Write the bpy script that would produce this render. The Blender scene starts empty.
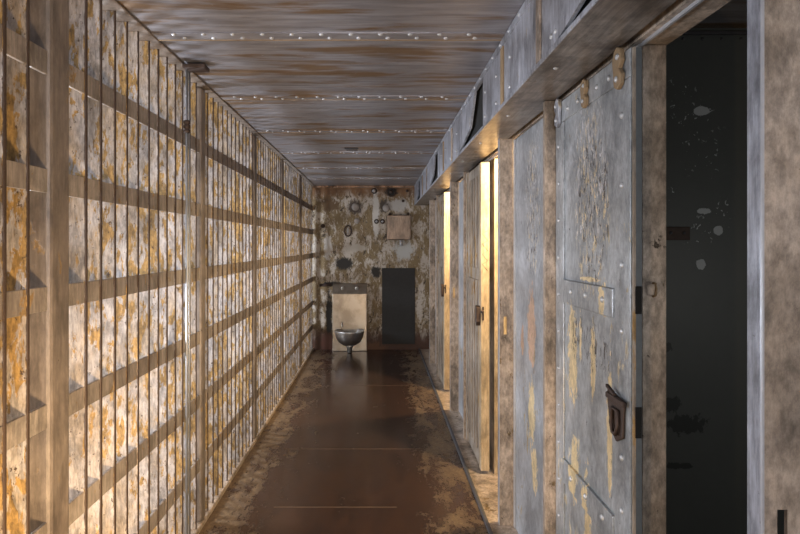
import bpy, bmesh, math, random
from mathutils import Vector, Matrix
random.seed(7)
sc = bpy.context.scene
C = sc.collection
E = 1.494                       # eye height above the floor

# ------------------------------------------------------------------ camera, world, lights, exposure
cam_d = bpy.data.cameras.new('camera'); cam = bpy.data.objects.new('camera', cam_d); C.objects.link(cam)
cam.location = (0, 0, E); cam.rotation_euler = (math.pi/2, 0, 0)
cam_d.sensor_width = 36; cam_d.lens = 25.2
cam_d.shift_x = 21/800; cam_d.shift_y = -22/800
cam_d.clip_start = 0.02
sc.camera = cam
sc.view_settings.view_transform = 'Standard'; sc.view_settings.look = 'None'
sc.view_settings.gamma = 1; sc.view_settings.exposure = 0.35
w = bpy.data.worlds.new('world'); sc.world = w; w.use_nodes = True
w.node_tree.nodes['Background'].inputs[0].default_value = (0.62, 0.74, 1.0, 1)
w.node_tree.nodes['Background'].inputs[1].default_value = 0.15

def light(name, kind, loc, target, energy, color, size=0.3, size_y=None, spread=None):
    d = bpy.data.lights.new(name, kind); o = bpy.data.objects.new(name, d); C.objects.link(o)
    o.location = (loc[0], loc[1], loc[2] + E); d.energy = energy; d.color = color
    if kind == 'AREA':
        d.shape = 'RECTANGLE'; d.size = size; d.size_y = size_y or size
        if spread: d.spread = spread
        v = Vector((target[0], target[1], target[2] + E)) - o.location
        o.rotation_euler = v.to_track_quat('-Z', 'Y').to_euler()
    else:
        d.shadow_soft_size = size
    return o
# daylight from the open end of the corridor behind the camera
light('daylight_behind', 'AREA', (-0.15, -2.6, 0.2), (-0.15, 8, -0.1), 55, (0.88, 0.92, 1.0), 1.3, 1.3)
# daylight of the outer windows, beyond the bars
for wy in (1.6, 3.3, 5.0, 6.7):
    light('daylight_outer_window', 'AREA', (-2.4, wy, -0.55), (0.6, wy + 0.3, 0.45), 60, (0.84, 0.90, 1.0), 0.4, 0.5)
light('dim_cell_fill', 'POINT', (1.8, 0.6, -0.25), None, 7, (1.0, 0.98, 0.94), 0.1)  # added fill light to lift the dark near cell, no actual source there
# warm lamp by the cell beside the camera
light('warm_lamp_beside', 'AREA', (-0.12, 0.62, -1.0), (-0.94, 1.45, -0.9), 38, (1.0, 0.70, 0.38), 0.2, 0.2)
light('cell_lamp', 'POINT', (1.05, -0.95, 0.70), None, 560, (1.0, 0.70, 0.38), 0.06)
# lamps burning inside the second and third cell
light('cell_lamp', 'POINT', (1.053, 3.158, 0.62), None, 150, (1.0, 0.74, 0.42), 0.05)
light('cell_lamp', 'POINT', (1.053, 5.2, 0.62), None, 150, (1.0, 0.74, 0.42), 0.05)

# ------------------------------------------------------------------ node helpers
def new_mat(name):
    m = bpy.data.materials.new(name); m.use_nodes = True
    nt = m.node_tree
    return m, nt, nt.nodes['Principled BSDF']
def N(nt, t, **k):
    n = nt.nodes.new(t)
    for a, b in k.items(): setattr(n, a, b)
    return n
def math_(nt, op, a, b=None, clamp=False):
    n = N(nt, 'ShaderNodeMath', operation=op, use_clamp=clamp)
    for i, v in enumerate((a, b)):
        if v is None: continue
        if isinstance(v, (int, float)): n.inputs[i].default_value = v
        else: nt.links.new(v, n.inputs[i])
    return n.outputs[0]
def noise(nt, scale, detail=4, rough=0.6, dist=0.0, off=0.0):
    g = N(nt, 'ShaderNodeNewGeometry')
    mp = N(nt, 'ShaderNodeMapping'); mp.inputs['Scale'].default_value = scale
    mp.inputs['Location'].default_value = (off, off*1.7, off*0.6)
    nt.links.new(g.outputs['Position'], mp.inputs['Vector'])
    n = N(nt, 'ShaderNodeTexNoise'); n.inputs['Scale'].default_value = 1
    n.inputs['Detail'].default_value = detail; n.inputs['Roughness'].default_value = rough
    n.inputs['Distortion'].default_value = dist
    nt.links.new(mp.outputs[0], n.inputs['Vector'])
    return n.outputs[0]
def step(nt, v, a, b):
    n = N(nt, 'ShaderNodeMapRange', interpolation_type='SMOOTHSTEP')
    nt.links.new(v, n.inputs[0]); n.inputs[1].default_value = a; n.inputs[2].default_value = b
    return n.outputs[0]
def mix(nt, f, a, b):
    n = N(nt, 'ShaderNodeMix', data_type='RGBA')
    if isinstance(f, (int, float)): n.inputs[0].default_value = f
    else: nt.links.new(f, n.inputs[0])
    for i, v in ((6, a), (7, b)):
        if isinstance(v, tuple): n.inputs[i].default_value = v + (1,) if len(v) == 3 else v
        else: nt.links.new(v, n.inputs[i])
    return n.outputs[2]
def xyz(nt):
    g = N(nt, 'ShaderNodeNewGeometry'); s = N(nt, 'ShaderNodeSeparateXYZ')
    nt.links.new(g.outputs['Position'], s.inputs[0]); return s.outputs
def blob(nt, axis, c, cz, r, rz, rag=0.5, nscale=14, soft=0.12):
    """ragged elliptical patch around (c, cz) on a wall; z is given relative to the eye"""
    p = xyz(nt)
    a = math_(nt, 'DIVIDE', math_(nt, 'SUBTRACT', p[axis], c), r)
    b = math_(nt, 'DIVIDE', math_(nt, 'SUBTRACT', p[2], cz + E), rz)
    d = math_(nt, 'SQRT', math_(nt, 'ADD', math_(nt, 'MULTIPLY', a, a), math_(nt, 'MULTIPLY', b, b)))
    n = noise(nt, (nscale, nscale, nscale*0.6), 5, 0.7)
    d = math_(nt, 'ADD', d, math_(nt, 'MULTIPLY', math_(nt, 'SUBTRACT', n, 0.5), rag*3))
    return step(nt, d, 1.0, 1.0 - soft)
def finish(nt, bs, col, rough, metal=0.0, height=None, bump=0.3, dist=0.002):
    if isinstance(col, tuple): bs.inputs['Base Color'].default_value = col + (1,)
    else: nt.links.new(col, bs.inputs['Base Color'])
    if isinstance(rough, (int, float)): bs.inputs['Roughness'].default_value = rough
    else: nt.links.new(rough, bs.inputs['Roughness'])
    bs.inputs['Metallic'].default_value = metal
    if height is not None:
        b = N(nt, 'ShaderNodeBump'); b.inputs['Strength'].default_value = bump; b.inputs['Distance'].default_value = dist
        nt.links.new(height, b.inputs['Height']); nt.links.new(b.outputs[0], bs.inputs['Normal'])
def rng(nt, v, a, b):
    n = N(nt, 'ShaderNodeMapRange'); nt.links.new(v, n.inputs[0]); n.inputs[3].default_value = a; n.inputs[4].default_value = b
    return n.outputs[0]

def peel(name, c1, c1b, under, rust, sc1=(9, 9, 7), th=(0.55, 0.58), sc2=(40, 40, 18), rth=(0.66, 0.70), rough=0.45, metal=0.2, patches=(), scratch=(), grime=0.5, front=None, gs=(70, 70, 9)):
    m, nt, bs = new_mat(name)
    big = noise(nt, (2.2, 2.2, 1.4), 3, 0.5, 0, 3.1)
    n1 = noise(nt, sc1, 6, 0.68, 0.3)
    fine = noise(nt, sc2, 5, 0.7, 0, 7.7)
    col = mix(nt, step(nt, noise(nt, (7, 7, 5), 5, 0.65, 0, 1.3), 0.35, 0.65), c1, c1b)
    s = math_(nt, 'ADD', math_(nt, 'MULTIPLY', n1, 0.7), math_(nt, 'MULTIPLY', big, 0.3))
    mask = step(nt, s, *th)
    undc = mix(nt, step(nt, fine, 0.4, 0.6), under, tuple(x*0.7 for x in under))
    for (ax, a, b, ra, rb, pc, rag, ns) in patches:
        k = blob(nt, ax, a*0.94, b*0.94, ra, rb, rag, ns)
        col = mix(nt, k, col, pc)
    col = mix(nt, mask, col, undc)
    grain = noise(nt, gs, 6, 0.75, 0, 2.2)
    for (ax, a, b, ra, rb, pc) in scratch:
        k = math_(nt, 'MULTIPLY', blob(nt, ax, a*0.94, b*0.94, ra, rb, 0.5, 12, 0.4), step(nt, noise(nt, (60, 60, 20), 4, 0.7, 1.2, a*9 + pc[0]*7), 0.565, 0.585))
        col = mix(nt, k, col, pc)
    dirt = noise(nt, (7, 7, 4), 7, 0.72, 0.3, 6)
    g = math_(nt, 'MULTIPLY', math_(nt, 'SUBTRACT', 1.0, math_(nt, 'MULTIPLY', step(nt, dirt, 0.42, 0.68), grime)), rng(nt, step(nt, grain, 0.3, 0.7), 1.0 + grime*0.55, 1.0 - grime*0.7))
    vm = N(nt, 'ShaderNodeVectorMath', operation='SCALE'); nt.links.new(col, vm.inputs[0]); nt.links.new(g, vm.inputs['Scale'])
    col = vm.outputs[0]
    rm = step(nt, fine, *rth)
    col = mix(nt, rm, col, rust)
    if front is not None:      # rusted front edges of the flat bars, blackened to paint in the shaded gaps
        e = step(nt, math_(nt, 'ADD', xyz(nt)[0], math_(nt, 'MULTIPLY', math_(nt, 'SUBTRACT', grain, 0.5), 0.012)), front, front + 0.003)
        col = mix(nt, e, col, (0.05, 0.03, 0.02))
    h = math_(nt, 'SUBTRACT', math_(nt, 'MULTIPLY', fine, 0.25), math_(nt, 'ADD', mask, math_(nt, 'MULTIPLY', rm, 0.6)))
    finish(nt, bs, col, rng(nt, mask, rough, rough + 0.3), metal, h, 0.5, 0.0015)
    return m
M = {}
M['bar'] = peel('flaking_bar_paint', (0.40, 0.375, 0.375), (0.33, 0.265, 0.20), (0.36, 0.225, 0.08), (0.06, 0.035, 0.02), (26, 14, 9), (0.50, 0.53), (75, 75, 45), (0.625, 0.645), 0.5, 0.1, grime=0.6, front=-0.9465, gs=(90, 90, 22))
M['strap'] = peel('grey_strap_paint', (0.34, 0.295, 0.26), (0.24, 0.20, 0.17), (0.38, 0.25, 0.12), (0.08, 0.05, 0.03), (14, 14, 10), (0.58, 0.61), (60, 60, 25), (0.68, 0.72), 0.45, 0.1, grime=0.5)
M['post_brown'] = peel('worn_brown_steel', (0.50, 0.405, 0.325), (0.39, 0.305, 0.23), (0.25, 0.17, 0.085), (0.06, 0.04, 0.025), (10, 10, 6), (0.60, 0.64), (30, 30, 22), (0.66, 0.72), 0.42, 0.2, grime=0.6, gs=(45, 45, 22))
M['post_dark'] = peel('dark_brown_steel', (0.22, 0.18, 0.15), (0.15, 0.12, 0.10), (0.30, 0.20, 0.10), (0.06, 0.04, 0.025), (14, 14, 6), (0.60, 0.64), (40, 40, 22), (0.66, 0.72), 0.45, 0.1, grime=0.4)
M['beam'] = peel('brown_grey_beam_steel', (0.29, 0.26, 0.235), (0.19, 0.155, 0.13), (0.27, 0.19, 0.11), (0.07, 0.045, 0.03), (8, 2, 8), (0.58, 0.68), (40, 14, 40), (0.68, 0.74), 0.36, 0.4, grime=0.6, gs=(70, 5, 70))
GP = (0.78, 0.63, 0.38); DK = (0.07, 0.06, 0.055); PL = (0.62, 0.62, 0.64)
M['fascia'] = peel('silver_grey_paint', (0.44, 0.46, 0.52), (0.32, 0.33, 0.37), (0.50, 0.43, 0.33), (0.10, 0.09, 0.08), (14, 14, 7), (0.61, 0.635), (40, 40, 20), (0.66, 0.69), 0.35, 0.3, grime=0.55)
M['door'] = peel('blue_grey_door_paint', (0.43, 0.455, 0.48), (0.29, 0.31, 0.33), (0.60, 0.52, 0.38), (0.05, 0.045, 0.04), (24, 24, 9), (0.60, 0.615), (44, 44, 18), (0.665, 0.69), 0.33, 0.3,
    patches=[(1, 2.13, -0.42, 0.05, 0.17, GP, 0.8, 36), (1, 2.05, -0.35, 0.012, 0.10, GP, 0.9, 50), (1, 1.93, -0.40, 0.022, 0.12, GP, 0.8, 46), (1, 2.11, -0.84, 0.04, 0.12, GP, 0.8, 42),
             (1, 1.79, -0.60, 0.02, 0.20, GP, 0.8, 42), (1, 1.83, -0.18, 0.025, 0.05, GP, 0.8, 50), (1, 1.96, -0.12, 0.08, 0.008, GP, 0.8, 50), (1, 1.98, -1.02, 0.03, 0.2, GP, 0.9, 40)],
    scratch=[(1, 1.95, 0.15, 0.17, 0.36, GP), (1, 1.93, 0.12, 0.15, 0.32, DK), (1, 1.97, 0.25, 0.2, 0.3, PL), (1, 1.95, -0.35, 0.25, 0.1, DK)], grime=0.38, gs=(60, 60, 30))
M['panel'] = peel('blue_grey_panel_paint', (0.42, 0.445, 0.48), (0.32, 0.34, 0.37), (0.50, 0.40, 0.24), (0.08, 0.07, 0.06), (16, 16, 6), (0.61, 0.63), (40, 40, 16), (0.67, 0.70), 0.4, 0.2,
    patches=[(1, 2.80, -0.42, 0.07, 0.18, (0.62, 0.42, 0.30), 0.8, 30), (1, 2.8, -0.85, 0.06, 0.16, GP, 0.8, 34), (1, 2.98, -0.50, 0.03, 0.07, (0.58, 0.38, 0.26), 0.9, 34), (1, 2.75, -1.1, 0.05, 0.1, GP, 0.9, 34)],
    scratch=[(1, 2.78, 0.2, 0.14, 0.34, GP), (1, 2.78, 0.15, 0.16, 0.34, DK), (1, 2.8, 0.3, 0.2, 0.3, PL)], grime=0.35, gs=(60, 60, 30))
M['cream'] = peel('cream_cell_paint', (0.50, 0.40, 0.27), (0.42, 0.32, 0.20), (0.45, 0.28, 0.11), (0.10, 0.05, 0.02), (8, 8, 4), (0.60, 0.66), (40, 40, 16), (0.70, 0.73), 0.5, 0.0)
M['slat'] = peel('brown_slat_paint', (0.36, 0.31, 0.26), (0.30, 0.24, 0.18), (0.40, 0.25, 0.10), (0.10, 0.05, 0.03), (12, 12, 4), (0.55, 0.60), (40, 40, 16), (0.68, 0.72), 0.45, 0.1)
WS = (0.50, 0.53, 0.54)
def flat(name, c, r=0.5, mt=0.0, em=None):
    m, nt, bs = new_mat(name)
    n = noise(nt, (45, 45, 45), 4, 0.6)
    finish(nt, bs, mix(nt, n, c, tuple(x*0.65 for x in c)), rng(nt, n, r, min(1, r+0.2)), mt, n, 0.15)
    return m
M['black_void'] = flat('black_opening', (0.006, 0.006, 0.006), 0.9)
M['rust'] = flat('dark_rusty_iron', (0.075, 0.05, 0.04), 0.5, 0.5)
M['rust_tan'] = flat('tan_rusted_clip', (0.34, 0.24, 0.14), 0.55, 0.3)
M['rivet'] = flat('pale_rivet', (0.55, 0.56, 0.58), 0.38, 0.5)
M['chrome'] = flat('bright_rod_steel', (0.45, 0.46, 0.48), 0.4, 0.8)
M['edge'] = flat('light_edge_steel', (0.62, 0.63, 0.66), 0.3, 0.5)
M['edge_dark'] = flat('dark_blue_grey_edge', (0.13, 0.145, 0.155), 0.5, 0.2)
M['sill'] = flat('worn_sill_steel', (0.11, 0.11, 0.12), 0.4, 0.5)
M['dark_plaster'] = flat('dark_gallery_plaster', (0.10, 0.09, 0.08), 0.8)

# dark paint of the first cell with flaked marks
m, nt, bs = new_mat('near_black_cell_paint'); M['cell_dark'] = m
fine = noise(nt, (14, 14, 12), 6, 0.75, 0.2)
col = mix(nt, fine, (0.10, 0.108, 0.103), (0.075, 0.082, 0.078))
for (cx, cz, rx, rz, ra, ns) in [(1.335, 0.555, 0.033, 0.020, 0.25, 40), (1.405, 0.06, 0.020, 0.020, 0.3, 60), (1.335, -0.08, 0.018, 0.022, 0.5, 60), (1.345, 0.14, 0.03, 0.012, 0.5, 60)]:
    col = mix(nt, blob(nt, 0, cx*0.94, cz*0.94, rx, rz, ra, ns), col, WS)
for (cx, cz, rx, rz) in [(1.34, 0.38, 0.10, 0.13), (1.30, 0.52, 0.14, 0.12), (1.33, 0.05, 0.08, 0.10), (1.42, 0.13, 0.05, 0.08), (1.20, 0.22, 0.04, 0.05), (1.25, 0.62, 0.08, 0.08)]:
    k = math_(nt, 'MULTIPLY', blob(nt, 0, cx*0.94, cz*0.94, rx, rz, 0.3, 14, 0.6), step(nt, noise(nt, (48, 48, 42), 3, 0.6, 0.8, cx), 0.64, 0.66))
    col = mix(nt, k, col, WS)
for (cx, cz, rx, rz) in [(1.14, -0.62, 0.04, 0.03), (1.20, -0.70, 0.08, 0.04), (1.17, -0.86, 0.06, 0.012), (1.12, -0.40, 0.02, 0.02)]:
    col = mix(nt, blob(nt, 0, cx, cz, rx, rz, 0.9, 40), col, (0.03, 0.033, 0.032))
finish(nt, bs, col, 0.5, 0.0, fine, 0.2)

# ceiling: lavender grey steel with brown streaks running across
m, nt, bs = new_mat('stained_steel_ceiling'); M['ceiling'] = m
st = noise(nt, (1.6, 9, 1), 6, 0.62, 0.4)
st2 = noise(nt, (3.5, 34, 1), 4, 0.6, 0.3, 5)
col = mix(nt, step(nt, st2, 0.3, 0.7), (0.38, 0.375, 0.41), (0.235, 0.225, 0.24))
col = mix(nt, math_(nt, 'MULTIPLY', step(nt, st, 0.49, 0.62), 0.85), col, (0.20, 0.115, 0.045))
col = mix(nt, step(nt, noise(nt, (30, 60, 1), 5, 0.7, 0, 9), 0.68, 0.74), col, (0.62, 0.60, 0.58))
wav = noise(nt, (2.0, 7, 1), 2, 0.5, 0.6, 2)
h = math_(nt, 'ADD', math_(nt, 'MULTIPLY', wav, 1.0), math_(nt, 'MULTIPLY', st2, 0.1))
finish(nt, bs, col, rng(nt, st, 0.30, 0.5), 0.65, h, 0.5, 0.03)

# floor: glossy dark red-brown paint, worn to tan near the edges
m, nt, bs = new_mat('worn_red_brown_floor'); M['floor'] = m
p = xyz(nt)
n1 = noise(nt, (7, 3.0, 1), 8, 0.76, 0.5); n2 = noise(nt, (38, 26, 1), 6, 0.78, 0.4, 4)
left = step(nt, p[0], -0.35, -0.95); right = math_(nt, 'MULTIPLY', step(nt, p[0], 0.08, 0.45), 0.8)
edge = math_(nt, 'MAXIMUM', left, right)
s = math_(nt, 'ADD', math_(nt, 'ADD', math_(nt, 'MULTIPLY', n1, 0.75), math_(nt, 'MULTIPLY', n2, 0.55)), math_(nt, 'MULTIPLY', edge, 0.22))
mk = step(nt, s, 0.77, 0.87)
col = mix(nt, step(nt, n1, 0.35, 0.65), (0.043, 0.022, 0.014), (0.026, 0.015, 0.011))
col = mix(nt, mk, col, mix(nt, step(nt, n2, 0.35, 0.6), (0.20, 0.135, 0.075), (0.085, 0.055, 0.032)))
finish(nt, bs, col, math_(nt, 'ADD', rng(nt, mk, 0.13, 0.42), math_(nt, 'MULTIPLY', n1, 0.14)), 0.0, math_(nt, 'SUBTRACT', math_(nt, 'MULTIPLY', n1, 0.3), mk), 0.35, 0.002)
M['floor_seam'] = flat('pale_floor_seam', (0.11, 0.07, 0.045), 0.5)

# end wall: stained plaster
m, nt, bs = new_mat('stained_end_plaster'); M['end'] = m
p = xyz(nt)
a = noise(nt, (6, 1, 3.0), 7, 0.7, 0.4); b = noise(nt, (14, 1, 7), 6, 0.72, 0.4, 5); c = noise(nt, (40, 1, 30), 5, 0.7, 0, 8)
col = mix(nt, step(nt, a, 0.42, 0.52), (0.50, 0.45, 0.39), (0.20, 0.14, 0.065))
col = mix(nt, step(nt, b, 0.52, 0.60), col, (0.34, 0.27, 0.17))
col = mix(nt, step(nt, b, 0.57, 0.61), col, (0.05, 0.032, 0.018))
col = mix(nt, step(nt, c, 0.56, 0.66), col, (0.11, 0.075, 0.045))
col = mix(nt, step(nt, noise(nt, (30, 1, 9), 6, 0.75, 0.3, 12), 0.58, 0.63), col, (0.58, 0.53, 0.46))
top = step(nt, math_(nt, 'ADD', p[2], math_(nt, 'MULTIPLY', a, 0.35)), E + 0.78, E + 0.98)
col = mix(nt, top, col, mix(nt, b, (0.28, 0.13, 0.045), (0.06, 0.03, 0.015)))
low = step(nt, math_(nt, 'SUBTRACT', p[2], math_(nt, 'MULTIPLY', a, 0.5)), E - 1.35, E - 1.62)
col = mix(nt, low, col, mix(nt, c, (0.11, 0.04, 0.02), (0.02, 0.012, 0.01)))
BK = (0.008, 0.007, 0.006)
for (px, py, rx, ry, cc, rag, ns) in [(344, 264, 11, 8, BK, 0.12, 16), (376, 272, 6, 7, BK, 0.25, 16), (333, 284, 13, 3, BK, 0.5, 20),
        (355, 207, 9, 9, (0.07, 0.05, 0.04), 0.35, 20), (385, 206, 8, 8, (0.06, 0.045, 0.035), 0.35, 20), (391, 192, 8, 6, BK, 0.4, 20), (329, 318, 4, 34, BK, 0.3, 14),
        (329, 343, 12, 12, (0.08, 0.025, 0.014), 0.4, 12), (374, 348, 14, 7, (0.12, 0.05, 0.02), 0.4, 12), (330, 205, 12, 8, (0.12, 0.07, 0.03), 0.5, 16), (376, 215, 4, 30, (0.60, 0.58, 0.54), 0.4, 14),
        (398, 205, 14, 8, (0.42, 0.40, 0.37), 0.4, 14), (328, 246, 5, 16, (0.55, 0.52, 0.48), 0.4, 16), (404, 250, 12, 12, (0.42, 0.42, 0.40), 0.4, 12), (357, 248, 12, 5, (0.46, 0.42, 0.36), 0.3, 14)]:
    col = mix(nt, blob(nt, 0, (px - 379)/70, (245 - py)/70, rx/70, ry/70, rag + 0.2, ns*1.8, 0.45), col, cc)
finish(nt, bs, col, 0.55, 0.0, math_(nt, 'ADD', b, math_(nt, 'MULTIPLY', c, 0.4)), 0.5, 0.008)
M['patch'] = flat('dark_grey_patch', (0.022, 0.022, 0.022), 0.55)
M['end_band'] = peel('rusty_end_angle', (0.36, 0.20, 0.11), (0.22, 0.14, 0.09), (0.15, 0.09, 0.05), (0.06, 0.03, 0.02), rough=0.4, metal=0.4)
M['cover'] = peel('tan_cover_plate', (0.22, 0.155, 0.11), (0.16, 0.12, 0.09), (0.40, 0.30, 0.22), (0.12, 0.07, 0.04), (8, 8, 6), (0.6, 0.7), rough=0.35, metal=0.5)
m, nt, bs = new_mat('brushed_stainless'); M['steel'] = m
n = noise(nt, (2, 30, 60), 4, 0.6); n2 = noise(nt, (5, 5, 4), 4, 0.6)
finish(nt, bs, mix(nt, step(nt, n2, 0.4, 0.65), (0.36, 0.315, 0.26), (0.25, 0.21, 0.165)), rng(nt, n, 0.30, 0.42), 0.75, n, 0.05)
M['bowl'] = flat('polished_bowl_steel', (0.95, 0.94, 0.92), 0.26, 1.0)

# ------------------------------------------------------------------ mesh helpers
origin = {}
G = 1.0                         # size factor of the group being built
def V3(x, y, z): return Vector((x*G, y*G, z*G + E))
class MB:
    def __init__(s): s.bm = bmesh.new()
    def box(s, x0, x1, y0, y1, z0, z1):
        vs = [s.bm.verts.new(V3(x, y, z)) for z in (z0, z1) for y in (y0, y1) for x in (x0, x1)]
        for f in ((0, 2, 3, 1), (4, 5, 7, 6), (0, 1, 5, 4), (2, 6, 7, 3), (0, 4, 6, 2), (1, 3, 7, 5)):
            s.bm.faces.new([vs[i] for i in f])
        return s
    def lathe(s, c, axis, prof, n=16):
        """prof: list of (radius, distance along axis) turned about an axis through c"""
        ax = Vector(axis).normalized(); q = Vector((0, 0, 1)).rotation_difference(ax)
        c = V3(*c); prof = [(a*G, b*G) for a, b in prof]; rings = []
        for r, d in prof:
            if r < 1e-6: rings.append([s.bm.verts.new(c + q @ Vector((0, 0, d)))])
            else: rings.append([s.bm.verts.new(c + q @ Vector((r*math.cos(6.28318*i/n), r*math.sin(6.28318*i/n), d))) for i in range(n)])
        for A, B in zip(rings, rings[1:]):
            for i in range(n):
                j = (i+1) % n
                if len(A) == 1 and len(B) == 1: continue
                if len(A) == 1: f = [A[0], B[j], B[i]]
                elif len(B) == 1: f = [A[i], A[j], B[0]]
                else: f = [A[i], A[j], B[j], B[i]]
                try: fc = s.bm.faces.new(f); fc.smooth = True
                except ValueError: pass
        for R, flip in ((rings[0], True), (rings[-1], False)):
            if len(R) > 1:
                try: s.bm.faces.new(R[::-1] if flip else R)
                except ValueError: pass
        return s
    def dome(s, c, axis, r, n=10):
        return s.lathe(c, axis, [(r, -0.001), (r, 0.0008), (r*0.85, r*0.35), (r*0.5, r*0.55), (0, r*0.62)], n)
    def tube(s, pts, r, n=8, closed=False):
        P = [V3(*p) for p in pts]; r *= G; rings = []
        m = len(P)
        for i, p in enumerate(P):
            a = P[(i-1) % m] if closed or i else p; b = P[(i+1) % m] if closed or i < m-1 else p
            q = Vector((0, 0, 1)).rotation_difference((b - a).normalized())
            rings.append([s.bm.verts.new(p + q @ Vector((r*math.cos(6.28318*k/n), r*math.sin(6.28318*k/n), 0))) for k in range(n)])
        for i in range(m if closed else m-1):
            A, B = rings[i], rings[(i+1) % m]
            for k in range(n):
                f = s.bm.faces.new([A[k], A[(k+1) % n], B[(k+1) % n], B[k]]); f.smooth = True
        if not closed: s.bm.faces.new(rings[0][::-1]); s.bm.faces.new(rings[-1])
        return s
    def prism_yz(s, x0, x1, poly):
        A = [s.bm.verts.new(V3(x0, y, z)) for y, z in poly]; B = [s.bm.verts.new(V3(x1, y, z)) for y, z in poly]
        s.bm.faces.new(A); s.bm.faces.new(B[::-1])
        for i in range(len(poly)):
            j = (i+1) % len(poly); s.bm.faces.new([A[i], B[i], B[j], A[j]])
        return s
    def prism_xz(s, y0, y1, poly):
        A = [s.bm.verts.new(V3(x, y0, z)) for x, z in poly]; B = [s.bm.verts.new(V3(x, y1, z)) for x, z in poly]
        s.bm.faces.new(A); s.bm.faces.new(B[::-1])
        for i in range(len(poly)):
            j = (i+1) % len(poly); s.bm.faces.new([A[i], B[i], B[j], A[j]])
        return s
    def build(s, name, mat, parent=None, bevel=0.0, kind=None):
        bmesh.ops.recalc_face_normals(s.bm, faces=s.bm.faces)
        if parent is None:
            lo = Vector([min(v.co[i] for v in s.bm.verts) for i in range(3)]); hi = Vector([max(v.co[i] for v in s.bm.verts) for i in range(3)])
            o0 = Vector(((lo.x+hi.x)/2, (lo.y+hi.y)/2, lo.z))
        else: o0 = origin[parent.name]
        bmesh.ops.translate(s.bm, verts=s.bm.verts, vec=-o0)
        me = bpy.data.meshes.new(name); s.bm.to_mesh(me); s.bm.free()
        o = bpy.data.objects.new(name, me); C.objects.link(o); me.materials.append(M[mat] if isinstance(mat, str) else mat)
        if parent is None: o.location = o0
        else: o.parent = parent
        origin[o.name] = o0
        if bevel:
            b = o.modifiers.new('bevel', 'BEVEL'); b.width = bevel; b.segments = 2; b.limit_method = 'ANGLE'
        if kind: o['kind'] = kind
        return o
def box(name, mat, x0, x1, y0, y1, z0, z1, parent=None, bevel=0.0, kind=None):
    return MB().box(x0, x1, y0, y1, z0, z1).build(name, mat, parent, bevel, kind)
def thing(name, label, cat, loc, group=None):
    o = bpy.data.objects.new(name, None); C.objects.link(o); o.empty_display_size = 0.1
    o.location = V3(*loc); origin[o.name] = Vector(o.location)
    return tag(o, label, cat, group)
def tag(o, label, cat, group=None):
    o['label'] = label; o['category'] = cat; o['kind'] = 'thing'
    if group: o['group'] = group
    return o
def S(o): o['kind'] = 'structure'; return o

ZF = -E; ZC = 0.845; YE = 8.0; XL = -0.94; XR = 0.523; ZB = 0.60
Y0 = -1.2
# ------------------------------------------------------------------ structure
fl = box('floor', 'floor', -2.7, 2.75, Y0, YE + 0.15, ZF - 0.1, ZF, kind='structure')
for k, (y, x0, x1) in enumerate([(3.19, -0.6, 0.1), (4.10, -0.7, 0.35), (5.95, -0.3, 0.3)]):
    box('floor_seam', 'floor_seam', x0, x1, y - 0.004, y + 0.004, ZF + 0.0002, ZF + 0.0012, parent=fl)
ce = box('ceiling', 'ceiling', -2.7, 2.75, Y0, YE + 0.15, ZC, ZC + 0.1, kind='structure')
for i, y in enumerate([0.32, 1.29, 2.255, 3.2, 4.14, 5.1, 6.13, 7.07]):
    sm = MB().box(XL + 0.02, XR - 0.002, y - 0.03, y + 0.04, ZC - 0.0035, ZC - 0.0003).build('seam_strip', 'ceiling', ce)
    box('seam_lip', 'rust_tan', XL + 0.02, XR - 0.002, y + 0.040, y + 0.045, ZC - 0.006, ZC - 0.0003, parent=ce)
    rv = MB()
    for r, yy in enumerate((y - 0.018, y + 0.022)):
        x = XL + 0.12 + r*0.03
        while x < XR - 0.05:
            rv.dome((x, yy, ZC - 0.0035), (0, 0, -1), 0.010, 8); x += 0.118
    rv.build('rivet_row', 'rivet', sm)
vs = MB(); vs.box(-0.30, -0.18, 4.86, 4.90, ZC - 0.004, ZC - 0.0003); vs.box(-0.29, -0.19, 4.96, 4.985, ZC - 0.004, ZC - 0.0003)
vs.build('vent_slot', 'black_void', ce)
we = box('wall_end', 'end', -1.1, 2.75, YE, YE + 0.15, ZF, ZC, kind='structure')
MB().box(XL, XR, YE - 0.05, YE - 0.001, ZC - 0.03, ZC - 0.002).build('trim_1', 'end_band', kind='structure')
box('wall_left_outer', 'dark_plaster', -2.75, -2.7, Y0, YE + 0.15, ZF, ZC, kind='structure')
box('wall_left_end', 'dark_plaster', -2.7, -1.1, YE, YE + 0.15, ZF, ZC, kind='structure')
box('trim_2', 'post_dark', XL - 0.06, XL + 0.035, Y0, YE, 0.836, ZC, kind='structure', bevel=0.004)       # steel header over the bars
box('trim_3', 'post_brown', XL - 0.06, XL + 0.01, Y0, YE, ZF, ZF + 0.03, kind='structure', bevel=0.004)     # kerb under the bars

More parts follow.
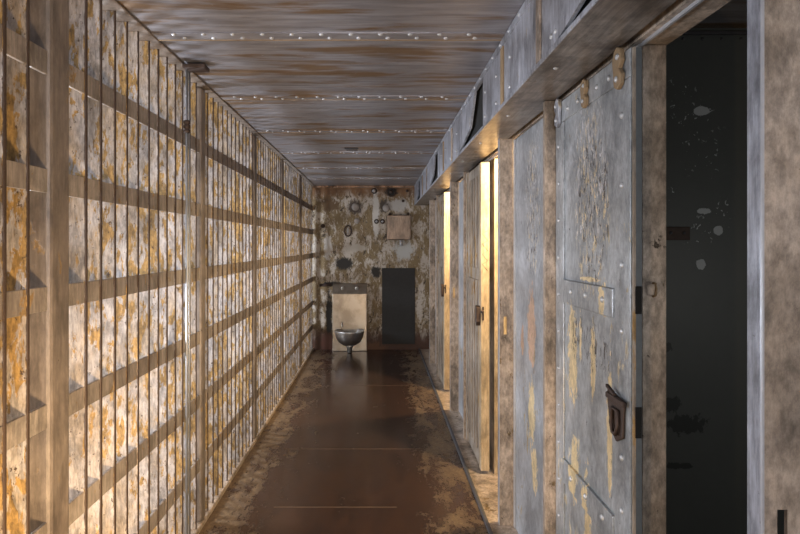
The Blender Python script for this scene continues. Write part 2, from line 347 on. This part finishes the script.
# upper fascia and beam of the cell fronts
def group_scale(g):
    global G, ZF, ZC, YE
    G = g; ZF = -E/g; ZC = 0.845/g; YE = 8.0/g
group_scale(0.9675); XR = 0.523; ZB = 0.583
P = 2.17
YK = [0.99 + P*k for k in range(4)]
bt = MB()
hatches = [(0.80, 1.68), (2.82, 3.70), (4.99, 5.87), (7.16, 7.9)]
for (a, b), nxt in zip(hatches, [2.82, 4.99, 7.16, YE]):
    # sheet above the sloping hatch, then plain sheet up to the next hatch
    bt.prism_yz(XR, XR + 0.012, [(a, ZC - 0.035), (a + 0.24, ZC - 0.035), (a + 0.40, ZB + 0.09), (b, ZB + 0.012), (nxt, ZB + 0.012), (nxt, ZC), (a, ZC)])
bt.box(XR, XR + 0.012, Y0, 0.80, ZB, ZC)
fa = bt.build('wall_right_fascia', 'fascia', kind='structure')
for (a, b) in hatches:
    box('hatch_dark_sheet', 'black_void', XR + 0.03, XR + 0.035, a - 0.1, min(b + 0.1, YE - 0.001), ZB + 0.02, ZC - 0.001, parent=fa)  # black sheet close behind each hatch, painted stand-in for the dark inside
for k, y in enumerate([1.80, 2.34, 3.98, 4.50, 6.1, 6.68]):
    box('cover_strap', 'rust_tan' if k % 2 else 'post_brown', XR - 0.007, XR - 0.0005, y, y + 0.045, ZB + 0.012, ZC - 0.04, parent=fa, bevel=0.001)
rv = MB()
y = 0.8
while y < YE - 0.05:
    rv.dome((XR - 0.004, y, ZC - 0.018), (-1, 0, 0), 0.008, 8); y += 0.16
for y in (1.70, 1.66, 2.24, 2.5, 2.76, 3.78, 4.1, 4.4, 4.7, 4.93, 5.95, 6.3, 6.6, 7.1):
    rv.dome((XR, y, ZB + 0.05), (-1, 0, 0), 0.009, 8); rv.dome((XR, y, ZB + 0.17), (-1, 0, 0), 0.009, 8)
rv.build('rivet_row', 'rivet', fa)
box('corner_angle', 'fascia', XR - 0.004, XR - 0.0005, Y0, YE - 0.06, ZC - 0.035, ZC - 0.004, parent=fa)
group_scale(0.94); ZB = 0.60; XR = 0.5385
bm_ = MB().box(XR, 0.73, Y0, YE, ZB, ZB + 0.012).build('wall_right_beam', 'beam', kind='structure')
box('beam_lip', 'fascia', XR - 0.006, XR - 0.0005, Y0, YE - 0.001, ZB - 0.003, ZB + 0.014, parent=bm_, bevel=0.002)
rv = MB()
for y in (1.2, 1.9, 2.6, 3.3, 4.0, 4.7, 5.4, 6.1): rv.dome((0.60, y, ZB), (0, 0, -1), 0.009, 8)
rv.build('rivet_row', 'rivet', bm_)
li = MB().box(0.765, 0.87, Y0, YE, ZB + 0.004, ZB + 0.05).build('wall_right_lintel', 'post_brown', kind='structure')
box('lintel_edge', 'edge', 0.782, 0.790, Y0, YE - 0.001, ZB - 0.006, ZB + 0.004, parent=li)
box('wall_right_upper', 'dark_plaster', 0.80, 0.865, Y0, YE, ZB + 0.05, ZC, kind='structure')

# front plates behind the doors, with the four openings
fp = MB()
fp.box(0.797, 0.865, Y0 - 0.1, -1.14, ZF, ZB)
edges = []
for k, y in enumerate(YK):
    if k < 3: fp.box(0.797, 0.865, y + 0.71, y + P, ZF, ZB)
fp.box(0.797, 0.865, -0.47, 0.99, ZF, ZB); fp.box(0.797, 0.865, YK[3] + 0.05, YE, ZF, ZB)
w_ = fp.build('wall_right', 'post_brown', kind='structure')
# sill along the cell fronts
MB().box(0.602, 0.622, Y0, YE, ZF, ZF + 0.022).build('trim_4', 'sill', kind='structure', bevel=0.003)
MB().box(0.622, 0.865, Y0, YE, ZF, ZF + 0.008).build('trim_5', 'post_brown', kind='structure')
# cell partitions and backs
cells = MB()
for k in range(3):
    yy = YK[k] + 1.33
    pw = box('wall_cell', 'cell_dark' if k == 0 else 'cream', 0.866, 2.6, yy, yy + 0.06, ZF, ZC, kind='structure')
    if k == 0:
        box('joint_strip', 'sill', 0.866, 2.6, yy - 0.012, yy - 0.0005, ZC - 0.03, ZC - 0.018, parent=pw)
        rv = MB()
        for x in (1.26, 1.34, 1.42, 1.5, 1.58, 1.66): rv.dome((x, yy, ZC - 0.045), (0, -1, 0), 0.007, 8)
        rv.build('rivet_row', 'sill', pw)
        hp = box('hinge_plate', 'rust', 1.165, 1.285, yy - 0.008, yy - 0.0003, 0.02, 0.075, parent=pw, bevel=0.002)
        MB().dome((1.205, yy - 0.008, 0.05), (0, -1, 0), 0.007, 8).dome((1.26, yy - 0.008, 0.05), (0, -1, 0), 0.007, 8).build('rivet', 'sill', hp)
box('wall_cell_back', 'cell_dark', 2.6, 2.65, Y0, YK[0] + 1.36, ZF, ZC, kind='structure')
box('wall_cell_back', 'cream', 2.6, 2.65, YK[0] + 1.37, YE, ZF, ZC, kind='structure')
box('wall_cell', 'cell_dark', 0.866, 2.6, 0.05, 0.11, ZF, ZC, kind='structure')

group_scale(1.0)
# ------------------------------------------------------------------ bar grille on the left
gr = thing('bar_grille', 'long full-height grille of flaking white and ochre flat steel bars along the left side', 'bars', (XL, 4.0, ZF + 0.03))
straps_z = [0.52, 0.183, -0.153, -0.489, -0.825, -1.16]
posts = [(1.595, 1.70), (2.955, 3.03), (4.22, 4.30), (5.44, 5.52), (6.68, 6.76)]
y = 1.797 - 0.0985*15; ys = []
while y < YE - 0.03:
    if not any(a - 0.03 < y < b + 0.02 for a, b in posts): ys.append(y)
    y += 0.0985
for yb in ys:
    dy = random.uniform(-0.003, 0.003)
    MB().box(XL - 0.068, XL + random.uniform(-0.0015, 0.0015), yb + dy, yb + dy + 0.011, ZF + 0.03, 0.836).build('bar', 'bar', gr, bevel=0.002)
for z in straps_z:
    MB().box(XL - 0.016, XL - 0.0055, 0.3, YE - 0.001, z - 0.034, z + 0.034).build('cross_strap', 'strap', gr, bevel=0.0015)
for a, b in posts:
    pst = MB(); pst.box(XL - 0.068, XL + 0.004, a, b, ZF + 0.03, 0.836)
    pst.build('wide_post', 'post_dark', gr, bevel=0.012)

# rod beside the grille
rod = thing('lever_rod', 'thin bright vertical steel rod hanging in front of the barred grille', 'rod', (-0.90, 2.60, ZF))
MB().tube([(-0.892, 2.60, ZF), (-0.892, 2.60, 0.815)], 0.006, 10).tube([(-0.892, 2.635, ZF), (-0.892, 2.635, 0.815)], 0.004, 8).build('rod', 'chrome', rod)
MB().box(-0.9045, -0.80, 2.57, 2.65, 0.815, 0.834).build('top_bracket', 'rust', rod, bevel=0.004)
MB().lathe((-0.892, 2.60, 0.52), (0, 0, 1), [(0.008, 0), (0.015, 0.003), (0.015, 0.015), (0.010, 0.018), (0.015, 0.022), (0.015, 0.036), (0.010, 0.04), (0.015, 0.044), (0.015, 0.056), (0.008, 0.06)], 12).build('turnbuckle', 'rust', rod)

group_scale(0.94)
# ------------------------------------------------------------------ posts of the cell fronts
def slotted_post(y, z1, z0, label, wide=0.08, mat='post_brown'):
    t = thing('slotted_post', label, 'post', (0.68, y, ZF), 'slotted lock posts of the cell fronts')
    b = MB(); X0, X1 = 0.68, 0.68 + wide; T = 0.008
    # camera side plate with its slot, built round the hole
    b.box(X0, X0 + 0.024, y, y + T, ZF + 0.008, ZB - 0.001); b.box(X0 + 0.042, X1, y, y + T, ZF + 0.008, ZB - 0.001)
    b.box(X0 + 0.024, X0 + 0.042, y, y + T, ZF + 0.008, z0); b.box(X0 + 0.024, X0 + 0.042, y, y + T, z1, ZB - 0.001)
    b.build('face_plate', mat, t)
    b = MB().box(X0, X0 + T, y + T + 0.0005, y + 0.045, ZF + 0.008, ZB - 0.001); b.build('side_plate', 'fascia', t, bevel=0.001)
    MB().box(X0 - 0.003, X0, y - 0.002, y + 0.004, ZF + 0.008, ZB - 0.004).build('edge_bead', 'edge', t)
    return t
slotted_post(YK[0], -0.468, -0.60, 'wide brown steel post at the right edge of the photo with a black lock slot', 0.16)
slotted_post(YK[1], -0.404, -0.505, 'brown steel post with a glowing lock slot right of the nearer lit doorway')
slotted_post(YK[2], -0.404, -0.505, 'narrow brown post with a lit slot right of the farther lit doorway')
slotted_post(YK[3], -0.404, -0.505, 'farthest slotted steel post, beside the end wall')

def plain_post(y, label):
    t = thing('door_post', label, 'post', (0.715, y, ZF), 'plain posts beside the cell doors')
    MB().box(0.69, 0.738, y, y + 0.03, ZF + 0.008, ZB - 0.001).build('post_body', 'post_brown', t, bevel=0.001)
    MB().box(0.736, 0.740, y - 0.003, y + 0.0, ZF + 0.008, ZB - 0.02).build('edge_bead', 'edge', t)
    return t
plain_post(YK[0] + 1.335, 'brown steel post between the big riveted door and the blue-grey panel left of it')
plain_post(YK[1] + 1.40, 'brown steel post just beyond the nearer barred sliding door')
plain_post(YK[2] + 1.40, 'brown steel post just beyond the farther barred sliding door, near the corridor end')

def fixed_panel(y0, y1, label, last=False):
    t = thing('fixed_panel', label, 'wall panel', (0.77, (y0+y1)/2, ZF), 'fixed blue-grey panels between the cells')
    MB().box(0.763, 0.775, y0, y1, ZF + 0.008, ZB - 0.01).build('panel_sheet', 'panel', t, bevel=0.001)
    es = MB().box(0.757, 0.7625, y1 - 0.035, y1, ZF + 0.008, ZB - 0.01).build('edge_strip', 'edge', t, bevel=0.001)
    z = -1.3
    while z < 0.55:
        MB().dome((0.757, y1 - 0.018, z), (-1, 0, 0), 0.007, 8).build('rivet', 'rivet', es); z += 0.26
    return t
fixed_panel(YK[0] + 1.37, YK[1] - 0.003, 'blue-grey steel panel with salmon paint loss left of the big riveted door')
fixed_panel(YK[1] + 1.435, YK[2] - 0.003, 'pale blue-grey steel panel between the two lit doorways')
fixed_panel(YK[2] + 1.435, YK[3] - 0.003, 'short pale panel near the end wall beyond both lit doorways')

# jamb of the open cell
def jamb(y, mat, label):
    t = thing('door_jamb', label, 'door jamb', (0.83, y, ZF))
    MB().box(0.795, 0.866, y - 0.012, y - 0.0008, ZF + 0.008, ZB + 0.003).build('jamb_plate', mat, t, bevel=0.001)
    return t
t = jamb(YK[0] + 0.71, 'post_brown', 'flat brown jamb plate at the left of the dark open cell')
MB().tube([(0.826, 1.686, -0.115), (0.826, 1.672, -0.115), (0.826, 1.668, -0.13), (0.826, 1.672, -0.15), (0.826, 1.686, -0.155)], 0.004, 8).build('hook', 'rust_tan', t)
jamb(YK[1] + 0.71, 'cream', 'brightly lit cream jamb of the nearer lit doorway')
jamb(YK[2] + 0.71, 'cream', 'brightly lit cream jamb of the farther lit doorway')

# ------------------------------------------------------------------ riveted sliding door
d = thing('sliding_door', 'large riveted blue-grey sliding door with ochre paint loss and a rusty hasp', 'door', (0.75, 1.975, ZF + 0.03))
ya, yb = 1.63, 2.318
MB().box(0.737, 0.757, ya, yb, ZF + 0.03, 0.575).build('door_sheet', 'door', d, bevel=0.0015)
MB().box(0.731, 0.7365, ya, ya + 0.11, ZF + 0.03, 0.49).build('edge_strip', 'door', d, bevel=0.0015)
MB().box(0.731, 0.7365, yb - 0.10, yb, ZF + 0.03, 0.49).build('edge_strip', 'door', d, bevel=0.0015)
MB().box(0.731, 0.7365, ya, yb, 0.492, 0.575).build('top_strip', 'door', d, bevel=0.0015)
for zz in (-0.182, -0.89):
    MB().box(0.726, 0.7365, ya + 0.1105, yb - 0.1005, zz - 0.046, zz + 0.046).build('cross_strap', 'door', d, bevel=0.002)
    for yy in (1.82, 1.97, 2.12):
        MB().dome((0.726, yy, zz + 0.005), (-1, 0, 0), 0.011).build('rivet', 'rivet', d)
MB().box(0.7365, 0.7455, ya - 0.006, ya - 0.0005, ZF + 0.03, 0.575).build('edge_channel', 'slat', d, bevel=0.001)
MB().box(0.746, 0.764, ya - 0.004, ya - 0.0005, ZF + 0.03, 0.575).build('edge_plate', 'edge_dark', d, bevel=0.001)
box('edge_recess', 'black_void', 0.743, 0.761, ya - 0.0085, ya - 0.0062, -0.20, -0.12, parent=d)
box('edge_recess', 'black_void', 0.743, 0.761, ya - 0.0085, ya - 0.0062, -0.56, -0.47, parent=d)
for zz in (0.39, 0.18, -0.06, -0.26, -0.64, -0.80, -1.05, -1.3):
    MB().dome((0.731, ya + 0.055, zz), (-1, 0, 0), 0.011).build('rivet', 'rivet', d)
for zz in (0.40, 0.25, 0.1, -0.05, -0.2, -0.35, -0.5, -0.65, -0.8, -0.95, -1.1):
    MB().dome((0.731, yb - 0.04, zz), (-1, 0, 0), 0.009).build('rivet', 'rivet', d)
for yy in (1.78, 1.88, 2.06, 2.17):
    MB().dome((0.731, yy, 0.53), (-1, 0, 0), 0.010).build('rivet', 'rivet', d)
def hanger(y, sc_, mat, mirror=1):
    q = lambda a, b: (y + mirror*a*sc_, 0.53 + b*sc_)
    h = MB().prism_yz(0.716, 0.7305, [q(-0.025, 0.055), q(-0.03, 0.02), q(-0.012, 0.0), q(-0.03, -0.02), q(-0.024, -0.05), q(0.0, -0.062), q(0.022, -0.05), q(0.026, -0.01), q(0.034, 0.03), q(0.02, 0.06), q(0.0, 0.068)]).build('hanger', mat, d, bevel=0.003)
    for a, b in ((-0.008, 0.035), (0.0, -0.03)):
        yy, zz = q(a, b); MB().dome((0.716, yy, zz), (-1, 0, 0), 0.010*sc_).build('bolt', 'rivet', h)
hanger(1.69, 1.0, 'rust_tan'); hanger(1.97, 0.8, 'rust_tan'); hanger(2.265, 0.9, 'fascia', -1)
# hasp
hs = MB().prism_yz(0.722, 0.7305, [(1.6485, -0.465), (1.7740, -0.455), (1.7740, -0.49), (1.7508, -0.575), (1.7089, -0.60), (1.6624, -0.575), (1.6578, -0.50)]).build('hasp', 'rust', d, bevel=0.003)
MB().box(0.712, 0.722, 1.6392, 1.7647, -0.478, -0.460).build('hasp_bar', 'rust', hs, bevel=0.003)
MB().tube([(0.718, 1.6810, -0.50), (0.714, 1.6810, -0.545), (0.714, 1.6922, -0.572), (0.714, 1.7136, -0.572), (0.714, 1.7256, -0.545), (0.718, 1.7256, -0.50)], 0.006, 8, True).build('staple', 'rust', hs)
MB().prism_yz(0.711, 0.7215, [(1.6996, -0.452), (1.7601, -0.435), (1.7601, -0.445), (1.7043, -0.46)]).build('hasp_tongue', 'rust', hs, bevel=0.002)

# ------------------------------------------------------------------ barred sliding doors of the lit cells
def barred_door(y0, label, zig):
    y1 = y0 + 0.66
    t = thing('barred_door', label, 'door', (0.733, (y0+y1)/2, ZF + 0.03), 'sliding barred doors of the lit cells')
    MB().box(0.702, 0.762, y0, y0 + 0.07, ZF + 0.03, 0.572).build('stile', 'cream', t, bevel=0.003)
    MB().box(0.702, 0.762, y1 - 0.06, y1, ZF + 0.03, 0.572).build('stile', 'slat', t, bevel=0.003)
    for z0, z1 in ((0.50, 0.572), (ZF + 0.03, ZF + 0.12), (-0.25, -0.17)):
        MB().box(0.712, 0.755, y0 + 0.071, y1 - 0.061, z0, z1).build('rail', 'slat', t, bevel=0.002)
    n = 5
    for i in range(n):
        yy = y0 + 0.07 + (i + 0.5)*(0.53/n)
        for z0, z1 in ((-0.169, 0.499), (ZF + 0.121, -0.251)):
            MB().box(0.706, 0.752, yy - 0.03, yy + 0.03, z0, z1).build('slat', 'slat', t, bevel=0.003)
    lk = MB().prism_yz(0.672, 0.7015, [(y0 + 0.005, -0.43), (y0 + 0.05, -0.42), (y0 + 0.055, -0.52), (y0 + 0.02, -0.56), (y0 + 0.005, -0.53)]).build('lock_plate', 'rust', t, bevel=0.003)
    MB().lathe((0.712, y0 - 0.0, -0.46), (0, -1, 0), [(0.012, -0.001), (0.012, 0.01), (0.006, 0.018), (0, 0.019)], 12).build('knob', 'rust', lk)
    MB().box(0.7105, 0.7235, y0 - 0.004, y0 - 0.0005, -0.52, -0.425).build('escutcheon', 'rust', t, bevel=0.001)
    if zig:
        pts = []; 
        for i in range(9): pts.append(((0.712 if i % 2 else 0.75), y0 - 0.001, 0.10 - 0.035*i + (0.012 if i % 2 else 0)))
        MB().tube(pts, 0.0012, 4).build('scratch_mark', 'rust', t)
    return t
barred_door(YK[1] + 0.70, 'barred sliding door with a warm lit edge and zigzag scratches, the nearer of two', True)
barred_door(YK[2] + 0.70, 'barred sliding door with a warm lit edge, the farther of two, near the corridor end', False)

group_scale(1.0)
# ------------------------------------------------------------------ end wall fittings
K = 1/70.0
X = lambda px: (px - 379)*K
Z = lambda py: (245 - py)*K
sk = thing('sink_toilet_unit', 'stainless steel prison sink unit with a half-round bowl at the end wall', 'sink', (X(350), YE - 0.1, ZF))
MB().box(X(333), X(367), YE - 0.12, YE - 0.0005, ZF + 0.002, Z(293)).build('cabinet', 'steel', sk, bevel=0.006)
MB().prism_yz(X(333), X(367), [(YE - 0.12, Z(293) + 0.001), (YE - 0.001, Z(293) + 0.001), (YE - 0.001, Z(283)), (YE - 0.05, Z(284))]).build('sloped_deck', 'steel', sk, bevel=0.004)
for px in (343, 357):
    MB().lathe((X(px), YE - 0.07, Z(288.5)), (0, -0.8, 0.6), [(0.028, -0.01), (0.028, 0.01), (0.02, 0.03), (0.018, 0.045), (0.0, 0.05)], 14).build('push_button', 'bowl', sk)
prof = []
R = 0.20
outer = [(0.03, -0.20), (0.09, -0.19), (0.15, -0.15), (0.185, -0.09), (0.2, -0.02), (0.205, 0.0), (0.205, 0.008), (0.196, 0.008), (0.18, -0.05), (0.14, -0.12), (0.08, -0.165), (0.0, -0.175)]
bw = MB().lathe((X(350.5), YE - 0.12 - 0.16, Z(328)), (0, 0, 1), [(0, -0.2)] + outer, 32).build('bowl', 'bowl', sk)
MB().lathe((X(350.5), YE - 0.26, Z(328) - 0.18), (0, 0, 1), [(0.03, -0.12), (0.034, -0.11), (0.034, -0.06), (0.045, -0.05), (0.045, -0.015), (0.03, 0)], 16).build('drain_pipe', 'bowl', bw)
MB().tube([(X(343), YE - 0.125, Z(323)), (X(343), YE - 0.16, Z(321.5)), (X(343), YE - 0.20, Z(322)), (X(343), YE - 0.215, Z(325))], 0.011, 10).build('spout', 'bowl', sk)

pt = MB().box(X(382), X(415), YE - 0.012, YE - 0.0005, Z(344), Z(268)).build('wall_hatch', 'patch', None, bevel=0.004)
tag(pt, 'tall dark grey steel plate low on the end wall right of the sink', 'hatch')
cv = thing('cover_box', 'square tan metal cover box high on the right of the end wall', 'box', (X(398.5), YE - 0.03, Z(240)))
MB().box(X(386.5), X(411), YE - 0.06, YE - 0.0005, Z(240), Z(215)).build('cover', 'cover', cv, bevel=0.012)
MB().tube([(X(401), YE - 0.03, Z(240) - 0.001), (X(401), YE - 0.03, Z(246))], 0.02, 10).build('pipe_stub', 'rivet', cv)
for a, b, c_ in ((390, 214, 0), (408, 214, 0)):
    MB().dome((X(a), YE - 0.02, Z(b)), (0, -1, 0), 0.02).build('fixing_lug', 'rust', cv)
M['pale_disc'] = flat('pale_plaster_disc', (0.42, 0.38, 0.35), 0.6)
def wall_round(name, px, py, r, mat, label, cat, h=0.03, ring=None, group=None):
    t = thing(name, label, cat, (X(px), YE, Z(py) - r), group)
    MB().lathe((X(px), YE - 0.0005, Z(py)), (0, -1, 0), [(r, 0), (r, h*0.5), (r*0.75, h*0.9), (r*0.3, h), (0, h)], 16).build('cap', mat, t)
    if ring:
        pts = [(X(px) + ring*math.cos(a*0.3927), YE - 0.012, Z(py) + ring*math.sin(a*0.3927)) for a in range(16)]
        MB().tube(pts, 0.011, 8, True).build('ring', 'rust', t)
    return t
wall_round('plaster_disc', 355.5, 207, 0.055, 'pale_disc', 'pale round cap high on the left half of the end wall', 'disc')
wall_round('plaster_disc', 357, 221, 0.04, 'pale_disc', 'smaller pale cap just below the pale round cap on the end wall', 'disc')
wall_round('plaster_disc', 386, 208, 0.05, 'pale_disc', 'pale round cap above the left corner of the tan cover box', 'disc')
wall_round('wall_bolt', 391, 192, 0.03, 'rust', 'thick dark ringed bolt at the top right of the end wall', 'bolt', 0.06, 0.06)
wall_round('wall_bolt', 374, 191, 0.026, 'rivet', 'single shiny bolt near the top centre of the end wall', 'bolt', 0.05, 0.032)
wall_round('wall_bolt', 376.5, 221.5, 0.018, 'rivet', 'left one of two small bolts beside the tan cover box', 'bolt', 0.03, 0.024)
wall_round('wall_bolt', 382.5, 221.5, 0.018, 'rivet', 'right one of two small bolts beside the tan cover box', 'bolt', 0.03, 0.024)
wall_round('wall_bolt', 323, 226, 0.03, 'rust', 'small black bolt head low at the left edge of the end wall', 'bolt', 0.03)
for px, py, lb in ((407, 191, 'upper dark bolt stub in the top right corner of the end wall'), (403, 201, 'lower dark bolt stub in the top right corner of the end wall')):
    wall_round('wall_bolt', px, py, 0.02, 'rust', lb, 'bolt', 0.03)
t = thing('wall_ring', 'dark oval ring hanging on the end wall above the burnt patch', 'ring', (X(348), YE, Z(231) - 0.07))
MB().tube([(X(348) + 0.05*math.cos(a*0.3927), YE - 0.012, Z(231) + 0.075*math.sin(a*0.3927)) for a in range(16)], 0.011, 8, True).build('ring', 'rust', t)
MB().box(X(348) - 0.012, X(348) + 0.012, YE - 0.03, YE - 0.001, Z(231) - 0.045, Z(231) + 0.045).build('keeper', 'pale_disc', t, bevel=0.003)
t = MB().tube([(X(320), YE - 0.06, Z(285)), (X(332), YE - 0.06, Z(284.5))], 0.02, 10).build('pipe', 'rust'); tag(t, 'dark horizontal pipe stub above the left corner of the sink unit', 'pipe')
